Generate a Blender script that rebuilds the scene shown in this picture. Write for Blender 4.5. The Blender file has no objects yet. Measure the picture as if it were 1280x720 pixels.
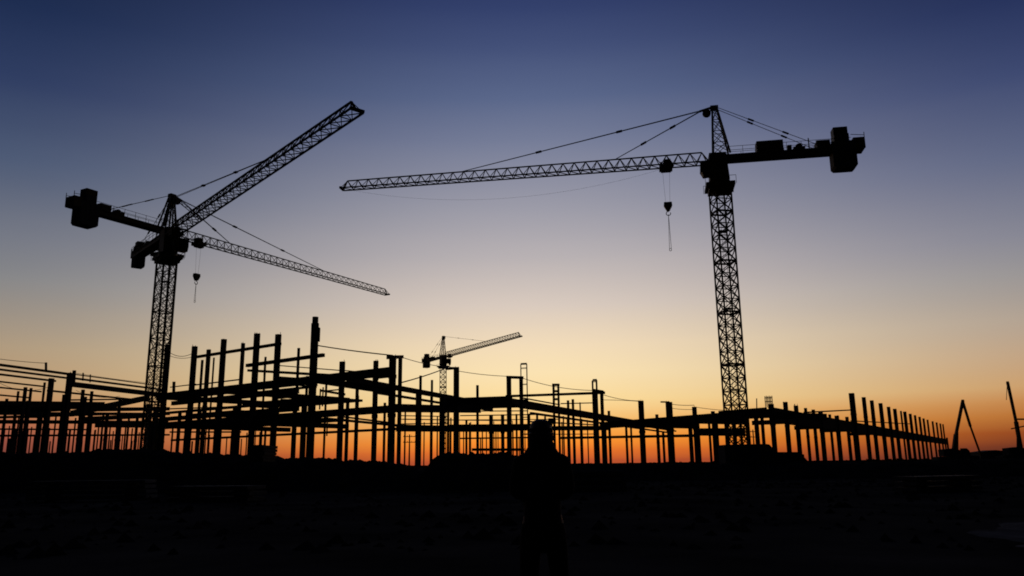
import bpy, bmesh, math, random
from mathutils import Vector, Matrix, noise
random.seed(7)
SC = bpy.context.scene
COL = SC.collection
R = math.radians

# ------------------------------------------------------------------ survey
# The camera stands at eye height on the site; points seen in the photograph
# (1280 x 720) are surveyed into metres: X right, Y away, Z up.
EYE = 1.45
F = 998.0
PITCH = math.atan(220.0 / F)
ROLL = 0.0125
_f = Vector((0, math.cos(PITCH), math.sin(PITCH)))
_u0 = Vector((0, -math.sin(PITCH), math.cos(PITCH)))
_r0 = Vector((1, 0, 0))
CR = _r0 * math.cos(ROLL) - _u0 * math.sin(ROLL)
CU = _u0 * math.cos(ROLL) + _r0 * math.sin(ROLL)
CAM = Vector((0, 0, EYE))
UPZ = Vector((0, 0, 1))

def ray(u, v):
    return _f * F + CR * (u - 640) + CU * (360 - v)
def level(u, v, h):
    d = ray(u, v); return CAM + d * ((h - EYE) / d.z)
def deep(u, v, y):
    d = ray(u, v); return CAM + d * (y / d.y)
def base_at(u, v, y):
    p = deep(u, v, y); return Vector((p.x, p.y, 0))
class Plane:
    """a vertical plane through two ground points"""
    def __init__(s, a, b):
        s.a = Vector((a.x, a.y, 0)); s.b = Vector((b.x, b.y, 0))
        s.t = (s.b - s.a).normalized(); s.n = Vector((-s.t.y, s.t.x, 0))
        if s.n.y < 0: s.n = -s.n
    def hit(s, u, v):
        d = ray(u, v); k = (s.a - CAM).dot(s.n) / d.dot(s.n)
        return CAM + d * k
    def shifted(s, back):
        return Plane(s.a + s.n * back, s.b + s.n * back)
def px(p): return (p - CAM).dot(_f) / F        # metres per photo pixel at p

# ------------------------------------------------------------------ helpers
def MAT(name, col, rough=0.85, scale=3.0, amt=0.35, metal=0.0, spec=0.3, bump=0.15):
    m = bpy.data.materials.new(name); m.use_nodes = True
    nt = m.node_tree; b = nt.nodes['Principled BSDF']
    tc = nt.nodes.new('ShaderNodeTexCoord')
    n = nt.nodes.new('ShaderNodeTexNoise'); n.inputs['Scale'].default_value = scale
    n.inputs['Detail'].default_value = 8
    nt.links.new(tc.outputs['Object'], n.inputs['Vector'])
    r = nt.nodes.new('ShaderNodeValToRGB')
    e = r.color_ramp.elements
    e[0].position = 0.3; e[1].position = 0.72
    e[0].color = (*[c * (1 - amt) for c in col], 1)
    e[1].color = (*[min(1, c * (1 + amt)) for c in col], 1)
    nt.links.new(n.outputs['Fac'], r.inputs['Fac'])
    nt.links.new(r.outputs['Color'], b.inputs['Base Color'])
    if bump:
        bp = nt.nodes.new('ShaderNodeBump'); bp.inputs['Strength'].default_value = bump
        nt.links.new(n.outputs['Fac'], bp.inputs['Height'])
        nt.links.new(bp.outputs['Normal'], b.inputs['Normal'])
    b.inputs['Roughness'].default_value = rough
    b.inputs['Metallic'].default_value = metal
    b.inputs['Specular IOR Level'].default_value = spec
    return m
M = {
    'soil': MAT('dark_soil', (0.06, 0.056, 0.052), 1.0, 0.25, 0.55, spec=0.0, bump=0.5),
    'track': MAT('packed_gravel', (0.15, 0.145, 0.14), 1.0, 1.2, 0.6, spec=0.0, bump=0.4),
    'bank': MAT('spoil_soil', (0.045, 0.042, 0.038), 1.0, 0.8, 0.5, spec=0.0, bump=0.6),
    'conc': MAT('frame_steel_primer', (0.07, 0.06, 0.055), 0.95, 1.6, 0.4, spec=0.02),
    'beam': MAT('girder_steel_primer', (0.06, 0.05, 0.045), 0.95, 1.3, 0.4, spec=0.02),
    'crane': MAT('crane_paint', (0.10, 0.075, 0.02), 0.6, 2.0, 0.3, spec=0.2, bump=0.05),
    'cw': MAT('counterweight_concrete', (0.10, 0.10, 0.095), 0.95, 2.0, 0.3, spec=0.1),
    'rope': MAT('steel_rope', (0.05, 0.05, 0.05), 0.7, 9.0, 0.2, spec=0.1, bump=0),
    'rubber': MAT('tyre_rubber', (0.015, 0.015, 0.015), 0.9, 6.0, 0.2, spec=0.1),
    'truck': MAT('truck_paint', (0.08, 0.085, 0.09), 0.9, 2.5, 0.2, spec=0.02, bump=0.02),
    'glass': MAT('dark_glass', (0.02, 0.022, 0.025), 0.25, 1.0, 0.1, spec=0.4, bump=0),
    'cloth': MAT('dark_cloth', (0.02, 0.02, 0.024), 0.95, 14.0, 0.3, spec=0.05),
    'skin': MAT('skin', (0.25, 0.15, 0.11), 0.7, 10.0, 0.1, spec=0.2, bump=0.03),
    'hat': MAT('hat_plastic', (0.06, 0.05, 0.04), 0.6, 5.0, 0.1, spec=0.2, bump=0),
    'wood': MAT('weathered_wood', (0.07, 0.055, 0.04), 0.9, 4.0, 0.4, spec=0.1),
    'leaf': MAT('dark_foliage', (0.04, 0.05, 0.03), 0.9, 5.0, 0.4, spec=0.1),
    'shed': MAT('shed_cladding', (0.12, 0.13, 0.12), 0.95, 2.0, 0.25, spec=0.02),
}

class MB:
    def __init__(s): s.v = []; s.f = []
    def bar(s, a, b, w, h=None, up=UPZ, ends=True):
        """a prism from a to b, w across and h along up"""
        h = h or w; a = Vector(a); b = Vector(b)
        d = b - a
        if d.length < 1e-5: return s
        d.normalize()
        if abs(d.dot(up)) > 0.97: up = Vector((1, 0, 0)) if abs(d.x) < .9 else Vector((0, 1, 0))
        x = d.cross(up).normalized(); y = x.cross(d).normalized()
        k = len(s.v)
        for p in (a, b):
            for sx, sy in ((-1, -1), (1, -1), (1, 1), (-1, 1)):
                s.v.append(p + x * (sx * w / 2) + y * (sy * h / 2))
        s.f += [(k, k+1, k+5, k+4), (k+1, k+2, k+6, k+5), (k+2, k+3, k+7, k+6), (k+3, k, k+4, k+7)]
        if ends: s.f += [(k+3, k+2, k+1, k), (k+4, k+5, k+6, k+7)]
        return s
    def box(s, c, sx, sy, sz, rz=0.0):
        """box centred at c"""
        c = Vector(c); k = len(s.v); m = Matrix.Rotation(rz, 3, 'Z')
        for dz in (-1, 1):
            for dx, dy in ((-1, -1), (1, -1), (1, 1), (-1, 1)):
                s.v.append(c + m @ Vector((dx*sx/2, dy*sy/2, dz*sz/2)))
        s.f += [(k+3, k+2, k+1, k), (k+4, k+5, k+6, k+7)]
        for i in range(4): s.f.append((k+i, k+(i+1) % 4, k+4+(i+1) % 4, k+4+i))
        return s
    def prism(s, pts, lo, hi, axis='Y'):
        """outline pts (x, z) with thickness from lo to hi along Y"""
        k = len(s.v); n = len(pts)
        for y in (lo, hi):
            for p in pts: s.v.append(Vector((p[0], y, p[1])))
        s.f.append(tuple(k+i for i in range(n))[::-1]); s.f.append(tuple(k+n+i for i in range(n)))
        for i in range(n): s.f.append((k+i, k+(i+1) % n, k+n+(i+1) % n, k+n+i))
        return s
    def cyl(s, a, b, r, r2=None, n=12, ends=True):
        a = Vector(a); b = Vector(b); r2 = r if r2 is None else r2
        d = (b - a).normalized(); up = UPZ if abs(d.z) < .9 else Vector((1, 0, 0))
        x = d.cross(up).normalized(); y = x.cross(d); k = len(s.v)
        for p, q in ((a, r), (b, r2)):
            for i in range(n):
                t = 2*math.pi*i/n; s.v.append(p + (x*math.cos(t) + y*math.sin(t))*q)
        for i in range(n): s.f.append((k+i, k+(i+1) % n, k+n+(i+1) % n, k+n+i))
        if ends: s.f.append(tuple(k+i for i in range(n))[::-1]); s.f.append(tuple(k+n+i for i in range(n)))
        return s
    def line(s, pts, w):
        for a, b in zip(pts, pts[1:]): s.cyl(a, b, w/2, n=5, ends=False)
        return s
    def build(s, name, mat, parent=None, origin=None, bevel=0):
        me = bpy.data.meshes.new(name)
        o0 = Vector(origin) if origin is not None else Vector((0, 0, 0))
        me.from_pydata([v - o0 for v in s.v], [], s.f); me.update()
        bm = bmesh.new(); bm.from_mesh(me); bmesh.ops.recalc_face_normals(bm, faces=bm.faces); bm.to_mesh(me); bm.free()
        me.materials.append(mat)
        o = bpy.data.objects.new(name, me); COL.objects.link(o)
        o.location = o0; o.parent = parent
        if bevel:
            b = o.modifiers.new('bevel', 'BEVEL'); b.width = bevel; b.segments = 2; b.limit_method = 'ANGLE'
        return o

def tag(o, label=None, cat=None, group=None, kind=None):
    if label: o['label'] = label
    if cat: o['category'] = cat
    if group: o['group'] = group
    if kind: o['kind'] = kind
    return o
def thing(name, label, cat, loc=(0, 0, 0), rz=0.0, group=None):
    o = bpy.data.objects.new(name, None); COL.objects.link(o)
    o.location = loc; o.rotation_euler.z = rz; o.empty_display_size = 0.5
    return tag(o, label, cat, group)

# ------------------------------------------------------------------ sky
def srgb(c):
    c = c / 255.0
    return c / 12.92 if c <= 0.04045 else ((c + 0.055) / 1.055) ** 2.4
def world():
    w = bpy.data.worlds.new('World'); SC.world = w; w.use_nodes = True
    nt = w.node_tree; N = nt.nodes; L = nt.links
    bg = N['Background']; bg.inputs['Strength'].default_value = 1.0
    tc = N.new('ShaderNodeTexCoord'); sp = N.new('ShaderNodeSeparateXYZ')
    L.new(tc.outputs['Generated'], sp.inputs[0])
    def math_(op, a, b=None, clamp=False):
        n = N.new('ShaderNodeMath'); n.operation = op; n.use_clamp = clamp
        for i, q in enumerate((a, b)):
            if q is None: continue
            if isinstance(q, (int, float)): n.inputs[i].default_value = q
            else: L.new(q, n.inputs[i])
        return n.outputs[0]
    # thin uneven haze layers: long low streaks that shift the colour bands a little
    mp = N.new('ShaderNodeMapping'); mp.inputs['Scale'].default_value = (1.6, 1.6, 22); L.new(tc.outputs['Generated'], mp.inputs['Vector'])
    ns = N.new('ShaderNodeTexNoise'); ns.inputs['Scale'].default_value = 1.3; ns.inputs['Detail'].default_value = 3; L.new(mp.outputs[0], ns.inputs['Vector'])
    wob = math_('MULTIPLY', math_('SUBTRACT', ns.outputs['Fac'], 0.5), 0.010)
    el = math_('DIVIDE', math_('ARCSINE', math_('ADD', sp.outputs['Z'], wob)), R(90))       # 0 horizon .. 1 zenith
    pos = math_('POWER', math_('MAXIMUM', el, 0.0), 0.5)                  # finer steps near the horizon
    az = math_('SUBTRACT', math_('ARCTAN2', sp.outputs['X'], sp.outputs['Y']), R(AZ0))
    aaz = math_('ABSOLUTE', az)
    mr = N.new('ShaderNodeMapRange'); mr.interpolation_type = 'SMOOTHSTEP'; mr.inputs['From Max'].default_value = R(37.5)
    L.new(aaz, mr.inputs['Value']); side = mr.outputs['Result']
    right = math_('GREATER_THAN', az, 0.0)
    back = math_('DIVIDE', math_('SUBTRACT', aaz, R(44)), R(30), True)
    def ramp(stops):
        r = N.new('ShaderNodeValToRGB'); cr = r.color_ramp
        pts = []
        for u, v, c in stops:
            d = ray(u, v).normalized() if v > -900 else UPZ
            pts.append((math.sqrt(max(0, math.asin(min(1, d.z))) / R(90)), c))
        pts.sort(key=lambda q: q[0])
        while len(cr.elements) < len(pts): cr.elements.new(0.5)
        for e_, (p, c) in zip(cr.elements, pts): e_.position = p
        for e_, (p, c) in zip(cr.elements, pts): e_.color = (*[srgb(q) for q in c], 1)
        L.new(pos, r.inputs['Fac']); return r.outputs['Color']
    def mix(f, a, b):
        n = N.new('ShaderNodeMix'); n.data_type = 'RGBA'
        L.new(f, n.inputs['Factor']); L.new(a, n.inputs[6]); L.new(b, n.inputs[7]); return n.outputs[2]
    c = mix(side, ramp(SKY_MID), mix(right, ramp(SKY_LEFT), ramp(SKY_RIGHT)))
    c = mix(back, c, ramp(SKY_BACK))
    L.new(c, bg.inputs['Color'])
AZ0 = 1.5
SKY_MID = [(640, -1000, (6, 9, 18)), (640, -200, (24, 32, 62)), (640, 7, (51, 64, 107)), (640, 60, (68, 81, 121)), (640, 122, (90, 103, 138)), (640, 180, (119, 126, 152)),
           (640, 262, (157, 156, 168)), (640, 320, (184, 177, 179)), (640, 382, (217, 202, 190)), (700, 431, (243, 220, 185)), (700, 466, (251, 226, 178)),
           (700, 500, (253, 220, 155)), (700, 522, (250, 196, 118)), (700, 538, (253, 170, 76)), (700, 552, (253, 148, 50)), (700, 565, (232, 116, 44)), (700, 577, (190, 84, 46))]
SKY_RIGHT = [(640, -1000, (5, 8, 16)), (1224, -200, (16, 24, 50)), (1224, 7, (36, 48, 89)), (1224, 100, (59, 71, 111)), (1224, 202, (92, 101, 131)), (1224, 300, (131, 132, 146)), (1224, 350, (149, 146, 147)),
             (1224, 402, (173, 158, 144)), (1234, 450, (189, 158, 128)), (1230, 486, (199, 154, 106)), (1224, 505, (192, 130, 76)), (1224, 522, (178, 108, 52)),
             (1240, 541, (136, 62, 33)), (1245, 559, (88, 42, 34)), (1245, 570, (64, 36, 32))]
SKY_LEFT = [(640, -1000, (5, 8, 16)), (34, -200, (14, 22, 46)), (34, 7, (30, 45, 80)), (34, 100, (47, 61, 97)), (34, 202, (77, 90, 117)), (34, 300, (116, 120, 132)), (34, 350, (134, 134, 136)), (34, 402, (159, 146, 131)),
            (34, 436, (174, 153, 126)), (34, 480, (186, 152, 112)), (34, 510, (186, 132, 88)), (34, 530, (176, 104, 76)), (34, 550, (150, 78, 66)), (34, 575, (95, 50, 48))]
SKY_BACK = [(640, -1000, (3, 5, 10)), (640, 0, (5, 7, 14)), (640, 350, (7, 8, 14)), (640, 570, (6, 6, 10))]
world()

sun = bpy.data.lights.new('sun', 'SUN'); sun.energy = 0.03; sun.angle = R(8); sun.color = (1, .6, .35)
so = bpy.data.objects.new('sun', sun); COL.objects.link(so)
so.rotation_euler = (R(-88.5), 0, R(-AZ0))      # afterglow just above the horizon behind the frame

# ------------------------------------------------------------------ camera
cd = bpy.data.cameras.new('camera'); cam = bpy.data.objects.new('camera', cd); COL.objects.link(cam)
cd.sensor_width = 36; cd.lens = F / 1280 * 36; cd.clip_end = 8000; cd.clip_start = 0.1
m3 = Matrix((CR, CU, -_f)).transposed(); cam.matrix_world = Matrix.Translation(CAM) @ m3.to_4x4()
SC.camera = cam
SC.view_settings.view_transform = 'Standard'; SC.view_settings.look = 'None'
SC.view_settings.exposure = 0; SC.view_settings.gamma = 1
SC.render.engine = 'CYCLES'
SC.cycles.max_bounces = 3
SC.cycles.filter_width = 1.8

# ------------------------------------------------------------------ ground
def ground():
    mb = MB()
    ys = [-60, -30, -12, -4, 0, 2, 4, 6, 8, 10, 12, 14, 16, 19, 22, 26, 30, 35, 40, 46, 52, 60, 70, 82, 96, 115, 140, 180, 240, 330, 480, 700, 1100, 1900, 4200]
    xs = [-3500, -1500, -700, -350, -200, -120] + list(range(-90, 91, 3)) + [120, 200, 350, 700, 1500, 3500]
    for y in ys:
        for x in xs:
            q = max(0, 1 - max(0, y - 50) / 60.0) if y > 1 else 0
            z = (noise.noise(Vector((x * .11, y * .13, 0))) * .16 + noise.noise(Vector((x * .5, y * .5, 3))) * .05) * q - .02
            if abs(x) < 1.6 and 6 < y < 9: z = -.02
            mb.v.append(Vector((x, y, z)))
    n = len(xs)
    for j in range(len(ys) - 1):
        for i in range(n - 1):
            k = j * n + i; mb.f.append((k, k + 1, k + n + 1, k + n))
    o = mb.build('ground', M['soil']); tag(o, kind='structure')
    for p in o.data.polygons: p.use_smooth = True
ground()
def track():
    """packed gravel haul track entering the frame at the lower right corner"""
    mb = MB(); n = 60; w = 15
    for j in range(n + 1):
        t = j / n; y = 2.5 + t * 19
        cx = 6.6 + .25 * y + .35 * math.sin(y * .5)
        for i in range(w + 1):
            e = (i / w - .5) * 2; x = cx + e * (2.6 + .5 * noise.noise(Vector((t * 7, e, 0))))
            z = (noise.noise(Vector((x * .11, y * .13, 0))) * .16 + noise.noise(Vector((x * .5, y * .5, 3))) * .05) - .02
            h = .07 - .16 * e * e - .22 * max(0, t - .75) / .25 + .05 * noise.noise(Vector((x * 1.7, y * 1.7, 8)))
            if i in (4, 5, 10, 11): h -= .03
            mb.v.append(Vector((x, y, z + h)))
    for j in range(n):
        for i in range(w):
            k = j * (w + 1) + i; mb.f.append((k, k + 1, k + w + 2, k + w + 1))
    o = mb.build('gravel_track', M['track']); tag(o, kind='structure')
    for p in o.data.polygons: p.use_smooth = True
track()
def bank(name, prof, depth, width, label, seed=0):
    """ridge of heaped soil; prof = (u, v) of its crest"""
    us = []; a = prof[0][0]
    while a <= prof[-1][0]: us.append(a); a += 1.5
    mb = MB(); n = 11
    for u in us:
        for (u0, v0), (u1, v1) in zip(prof, prof[1:]):
            if u0 <= u <= u1: v = v0 + (v1 - v0) * (u - u0) / (u1 - u0); break
        d = depth(u) if callable(depth) else depth
        c = deep(u, v, d)
        h = c.z + noise.noise(Vector((u * .12, seed, 0))) * .14 + noise.noise(Vector((u * .41, seed, 9))) * .13 + (noise.noise(Vector((u * .9, seed, 5))) * .08)
        h = max(h, -.1)
        for i in range(n):
            t = i / (n - 1) * 2 - 1
            wv = width * (.35 + .65 * min(1, h / 2.2))
            z = h * (1 - abs(t) ** 1.4) - .12
            z += noise.noise(Vector((c.x * .9, t * 4, seed + 5))) * .12 * (1 - abs(t)) * min(1, max(h, 0))
            mb.v.append(Vector((c.x + t * wv * (.25), d + t * wv, z)))
    for j in range(len(us) - 1):
        for i in range(n - 1):
            k = j * n + i; mb.f.append((k, k + 1, k + n + 1, k + n))
    o = mb.build(name, M['bank'])
    for p in o.data.polygons: p.use_smooth = True
    tag(o, kind='structure')
bank('earth_bank', [(-60, 567), (40, 564), (100, 563), (150, 559), (190, 560), (215, 563), (260, 565), (330, 568), (372, 571), (400, 569),
      (420, 574), (440, 572), (465, 575), (500, 576), (545, 590)], lambda u: 56 - max(0, u - 250) * .02, 6, '')
bank('spoil_ridge', [(534, 592), (547, 569), (552, 564), (575, 563), (600, 565), (622, 563), (640, 566), (655, 571), (690, 577), (720, 588)], 48, 4.5, '', 4)
bank('ground_rise', [(640, 588), (700, 578), (800, 577.5), (900, 577.5), (1000, 576.5), (1060, 576), (1120, 574.5), (1180, 573.5), (1230, 572), (1330, 571)], 70, 7, '', 7)

# ------------------------------------------------------------------ building frames
class Frame:
    def __init__(s, label, a, b):
        p0 = a
        s.root = thing('building_frame', label, 'building frame', (p0.x, p0.y, 0), group='unfinished building frames of the site')
        s.o = Vector((p0.x, p0.y, 0))
    def add(s, name, mb, mat, lab=None):
        o = mb.build(name, mat, s.root)
        o.data.transform(Matrix.Translation(-s.o))
        if lab: o['label'] = lab
        return o
    def column(s, pl, u, v, w, vref=None, top=None, stub=True, cap=0):
        """column whose top is seen at (u, v); w px wide. With vref, (u, vref) is any point on it and top its height"""
        p = pl.hit(u, v if vref is None else vref)
        if top is None: top = p.z
        W = w * px(p) * .80
        mb = MB(); rz = math.atan2(pl.t.y, pl.t.x)
        mb.box((p.x, p.y, top / 2 - .1), W, W, top + .2, rz)
        if W > .28:
            for z in (6.0, 9.0):                       # corbels that carry the girders
                if z < top - .6: mb.box((p.x, p.y, z - .75), W * 1.3, W * 1.02, .3, rz)
            if stub:
                for sx in (-1, 1):
                    for sy in (-1, 1):
                        q = pl.t * (sx * W * .33) + pl.n * (sy * W * .33)
                        h = random.uniform(.02, .22) if random.random() < .5 else 0.0
                        mb.bar(Vector((p.x, p.y, top - .05)) + q, Vector((p.x + random.uniform(-.03, .03), p.y, top + h)) + q, .04)
        s.add('column', mb, M['conc'])
        return Vector((p.x, p.y, top))
    def beam(s, pl, u0, v0, u1, v1, th, wide=.3, snap=True, name='girder', rail=False):
        """girder whose centre runs (u0,v0)-(u1,v1), th px deep at its middle"""
        a = pl.hit(u0, v0); b = pl.hit(u1, v1)
        if snap and abs(a.z - b.z) < .9: a.z = b.z = (a.z + b.z) / 2
        T = th * .94 * px((a + b) / 2)
        off = pl.n * random.uniform(.04, .12)
        mb = MB()
        mb.bar(a + off, b + off, wide if T > .35 else T, T)
        if T > .35:                                     # flanges
            f = Vector((0, 0, T / 2))
            mb.bar(a + off + f, b + off + f, wide * 1.3, .06); mb.bar(a + off - f, b + off - f, wide * 1.3, .06)
        s.add(name, mb, M['beam'])
        if rail:
            L = (b - a).length; n = max(2, int(L / 3.2)); m = MB()
            for i in range(n + 1):
                q = a.lerp(b, i / n) + Vector((0, 0, T / 2)); m.bar(q, q + Vector((0, 0, 1.05)), .05)
            for h in (.55, 1.03):
                m.line([a.lerp(b, i / n) + Vector((0, 0, T / 2 + h)) for i in range(n + 1)], .035)
            s.add('guard_rail', m, M['rope'])
        return a, b
    def cross(s, a, back, T, wide=.35):
        """girder running back from point a along the vector back"""
        mb = MB().bar(a, a + back, wide, T); s.add('cross_girder', mb, M['beam'])
    def wire(s, a, b, sag, w=.05, name='lifeline'):
        n = 14; pts = [a.lerp(b, i / n) - Vector((0, 0, sag * 4 * (i / n) * (1 - i / n))) for i in range(n + 1)]
        s.add(name, MB().line(pts, w), M['rope'])

# --- tall near block (columns 13.5 m high, seen left of centre)
A2 = level(210, 491, 9.0); B2 = level(488, 459, 9.0)
P2 = Plane(A2, B2); P2b = P2.shifted(8.0); P2c = P2.shifted(16.0)
f2 = Frame('tallest open frame left of centre, with columns rising free above its girders', A2, B2)
tops = {}
for u, v, w in [(209.5, 431, 5.6), (243.5, 433, 6.5), (280, 424, 6.5), (321.5, 417, 7), (348, 418, 7), (394, 404, 8.5), (428, 452, 6.5), (470, 451, 5.8), (491, 445, 8)]:
    tops[u] = f2.column(P2, u, v, w)
for u, v, w in [(253, 450, 3), (261, 437, 5), (304, 429, 4.5), (267.5, 447, 2), (332, 446, 2.5), (373.5, 435, 3.2), (384, 470, 3), (408, 478, 2.5), (500.5, 446, 4.5)]:
    tops[u] = f2.column(P2b, u, v, w)
for u, w, t in [(222, 4, 9), (232, 5, 9), (247, 4, 9), (269, 5, 9), (291, 5, 9), (313, 6, 9), (433, 4, 8.4), (445, 4, 9), (366, 4, 8.5), (377, 4, 9.4), (480, 3, 8)]:
    f2.column(P2c, u, 0, w, vref=555, top=t, stub=False)
rc = random.Random(5)
for i in range(24):
    u = 214 + i * 5.2 + rc.uniform(-2, 2)
    f2.column(P2c.shifted(8 + (i % 3) * 7), u, 0, rc.uniform(1.2, 2.3) if u < 262 else rc.uniform(1.0, 1.5), vref=555, top=rc.choice([6.2, 7.4, 8.4]), stub=False)
f2.beam(P2c, 212, 540, 300, 540, 2, snap=False); f2.beam(P2c, 212, 511, 300, 508, 1.6, snap=False)
f2.beam(P2b, 350, 479, 395, 484, 2.0, snap=False); f2.beam(P2b, 350, 499, 392, 500, 1.2, snap=False); f2.beam(P2b, 350, 520, 392, 522, 1.4, snap=False)
f2.beam(P2, 350, 523.5, 394, 521, 1.2); f2.beam(P2, 400, 489, 428, 486.5, 1.6); f2.beam(P2b, 430, 463, 470, 467, 1.6, snap=False); f2.beam(P2b, 428, 521, 492, 529, 2.2, snap=False)
def deck(fr, pl, u0, u1, z, d0, d1, T=.25):
    a = pl.hit(u0, 520); b = pl.hit(u1, 520); a.z = b.z = z; mb = MB(); k = 0
    L = (b - a).length; n = int(L / 1.2)
    mid = (d0 + d1) / 2
    mb.bar(a + pl.n * mid, b + pl.n * mid, d1 - d0, T); fr.add('floor_deck', mb, M['beam'])
deck(f2, P2, 206, 346, 5.75, .6, 8); deck(f2, P2, 206, 300, 8.3, 9, 15); deck(f2, P2, 206, 262, 6.9, 3, 8)
f2.beam(P2b, 205, 527, 349, 524, 5); f2.beam(P2b, 212, 497, 300, 491, 3)
# extra steel on the tallest column
mb = MB(); q = tops[394]
mb.cyl(q - Vector((0, 0, .1)), q + Vector((0, 0, .55)), .26, n=10); mb.box(q + Vector((.25, 0, -1.0)), .35, .4, 1.2)
f2.add('column_head', mb, M['conc'])
f2.beam(P2, 244, 446, 350, 430, 3.6)
f2.beam(P2, 308, 459, 404, 441.5, 4.5)
f2.beam(P2, 196, 497, 492, 463, 9.0, rail=False)
f2.beam(P2, 200, 533, 498, 509, 7.5)
f2.beam(P2, 214, 546, 500, 541.5, 3.0)
f2.beam(P2, 205, 516, 348, 504.5, 3.5)
f2.beam(P2, 310, 491, 392, 484, 3.0)
f2.beam(P2b, 215, 503, 372, 490, 5)
f2.beam(P2b, 240, 480, 300, 476, 1.6)
f2.beam(P2b, 205, 522, 372, 513, 5)
f2.beam(P2b, 310, 463, 430, 470, 3.5, snap=False)
f2.beam(P2b, 312, 508, 372, 512, 2, snap=False)
f2.beam(P2b, 212, 484, 244, 480, 1.2)
f2.beam(P2b, 350, 457, 425, 463, 1.3, snap=False)
f2.beam(P2b, 400, 476, 490, 489, 8, snap=False)
f2.beam(P2b, 400, 488, 430, 493, 3, snap=False)
f2.beam(P2b, 405, 523, 540, 536, 3.4, snap=False)
f2.beam(P2b, 470, 471, 492, 472, 2.2)
f2.beam(P2c, 205, 530, 342, 527, 7)
f2.beam(P2c, 345, 474, 395, 478, 8, snap=False)
f2.beam(P2c, 345, 498, 392, 494, 1.6)
# cap joining the twin columns at the corner
a = tops[491]; b = tops[500.5]
mb = MB().bar(a - Vector((.3, 0, .1)), b + Vector((.1, 0, 0)), .4, .3); f2.add('cap_beam', mb, M['beam'])
for u in (209.5, 280):
    t_ = tops[u]
    for z in (9.0 - .4, 6.0 - .3):
        f2.cross(Vector((t_.x, t_.y, z)), P2.n * 16, .5)
# dangling ropes and bracing rods inside the block
for u, v0, v1 in [(331, 450, 470), (400.5, 486, 512), (404, 484, 508), (409.5, 520, 545)]:
    f2.add('rod', MB().bar(P2b.hit(u, v0), P2b.hit(u - 1, v1), .12), M['rope'])
f2.wire(tops[394] - Vector((0, 0, 1.9)), tops[491] + Vector((0, 0, .05)), .06, .10)
f2.wire(tops[209.5] - Vector((0, 0, .6)), tops[243.5] - Vector((0, 0, .6)), .5, .06)
f2.wire(tops[209.5] - Vector((0, 0, 1.0)), tops[243.5] - Vector((0, 0, 1.0)), .3, .05)

# --- left wing, parallel long girders
A1 = level(0, 455, 12.0); B1 = level(185, 480, 12.0)
P1 = Plane(A1, B1); P1b = P1.shifted(9); P1c = P1.shifted(18); P1d = P1.shifted(27)
f1 = Frame('long left wing of the frame with three parallel top girders', A1, B1)
f1.beam(P1, -70, 448, 92, 467, 3.2); f1.beam(P1, -70, 454, 92, 472.5, 2.6); f1.beam(P1, -70, 461, 70, 475, 2.6)
f1.beam(P1, 88, 468, 200, 481.5, 1.2); f1.beam(P1, 92, 473, 205, 487, 2.4); f1.beam(P1, 86, 480, 212, 494.5, 5.5)
f1.beam(P1b, -40, 474.5, 57, 481.5, 2.0); f1.beam(P1b, -40, 482, 52, 488, 2.0); f1.beam(P1b, -40, 491.5, 40, 496, 2.0); f1.beam(P1b, 60, 489, 200, 502, 2.2)
f1.beam(P1b, -60, 506, 130, 507, 10, snap=False); f1.beam(P1b, -60, 527, 210, 528, 4, snap=False)
f1.beam(P1c, 90, 517, 186, 497, 7, snap=False, wide=.5); f1.beam(P1c, 100, 524, 205, 519, 5, snap=False)
f1.beam(P1c, 85, 500, 160, 499, 2, snap=False); f1.beam(P1c, 110, 512, 212, 511, 4.5, snap=False)
f1.beam(P1c, -60, 545, 212, 543.5, 2.6, snap=False); f1.beam(P1c, 120, 531, 212, 532, 6, snap=False)
f1.beam(P1d, -60, 516.5, 212, 517.5, 3.4, snap=False); f1.beam(P1d, -60, 536, 110, 537, 2.2, snap=False)
f1.beam(P1d, -40, 521.5, 60, 522, 1.6, snap=False)
rb = random.Random(11)
for i in range(26):
    f1.column(P1d.shifted(8 + (i % 3) * 6), 4 + i * 7.6 + rb.uniform(-2.4, 2.4), 0, rb.uniform(1.3, 2.2), vref=553, top=rb.choice([6.5, 7.5, 8.2]), stub=False)
f1.wire(P1.hit(-70, 437), P1.hit(57, 454), .2, .06); f1.wire(P1.hit(92, 466), P1.hit(200, 480), .1, .05)
f1.wire(P1b.hit(0, 479), P1b.hit(60, 484), .6, .05); f1.wire(P1b.hit(95, 488), P1b.hit(150, 495), .5, .05)
f1.add('post', MB().bar(P1.hit(57.5, 453), P1.hit(57.5, 463), .18), M['beam'])
f1.add('post', MB().bar(P1.hit(93, 463), P1.hit(91.5, 482), .28), M['beam'])
f1.add('post', MB().bar(P1.hit(104, 466), P1.hit(103.5, 476), .12), M['beam'])
f1.add('post', MB().bar(P1.hit(113, 468), P1.hit(112.5, 478), .10), M['beam'])
f1.add('post', MB().bar(P1.hit(217.5, 477), P1.hit(217, 495), .3), M['beam'])
for u, v, w in [(64.5, 473, 7), (88, 466, 8), (32, 484, 4.5), (-12, 468, 7)]: f1.column(P1, u, v, w * .85)
for u, v, w in [(39, 485, 3.5), (23, 489, 3), (104, 487, 4.5), (115, 489, 4), (56, 478, 3), (150, 500, 4), (186, 505, 5)]: f1.column(P1b, u, v, w * .85, stub=False)
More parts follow.
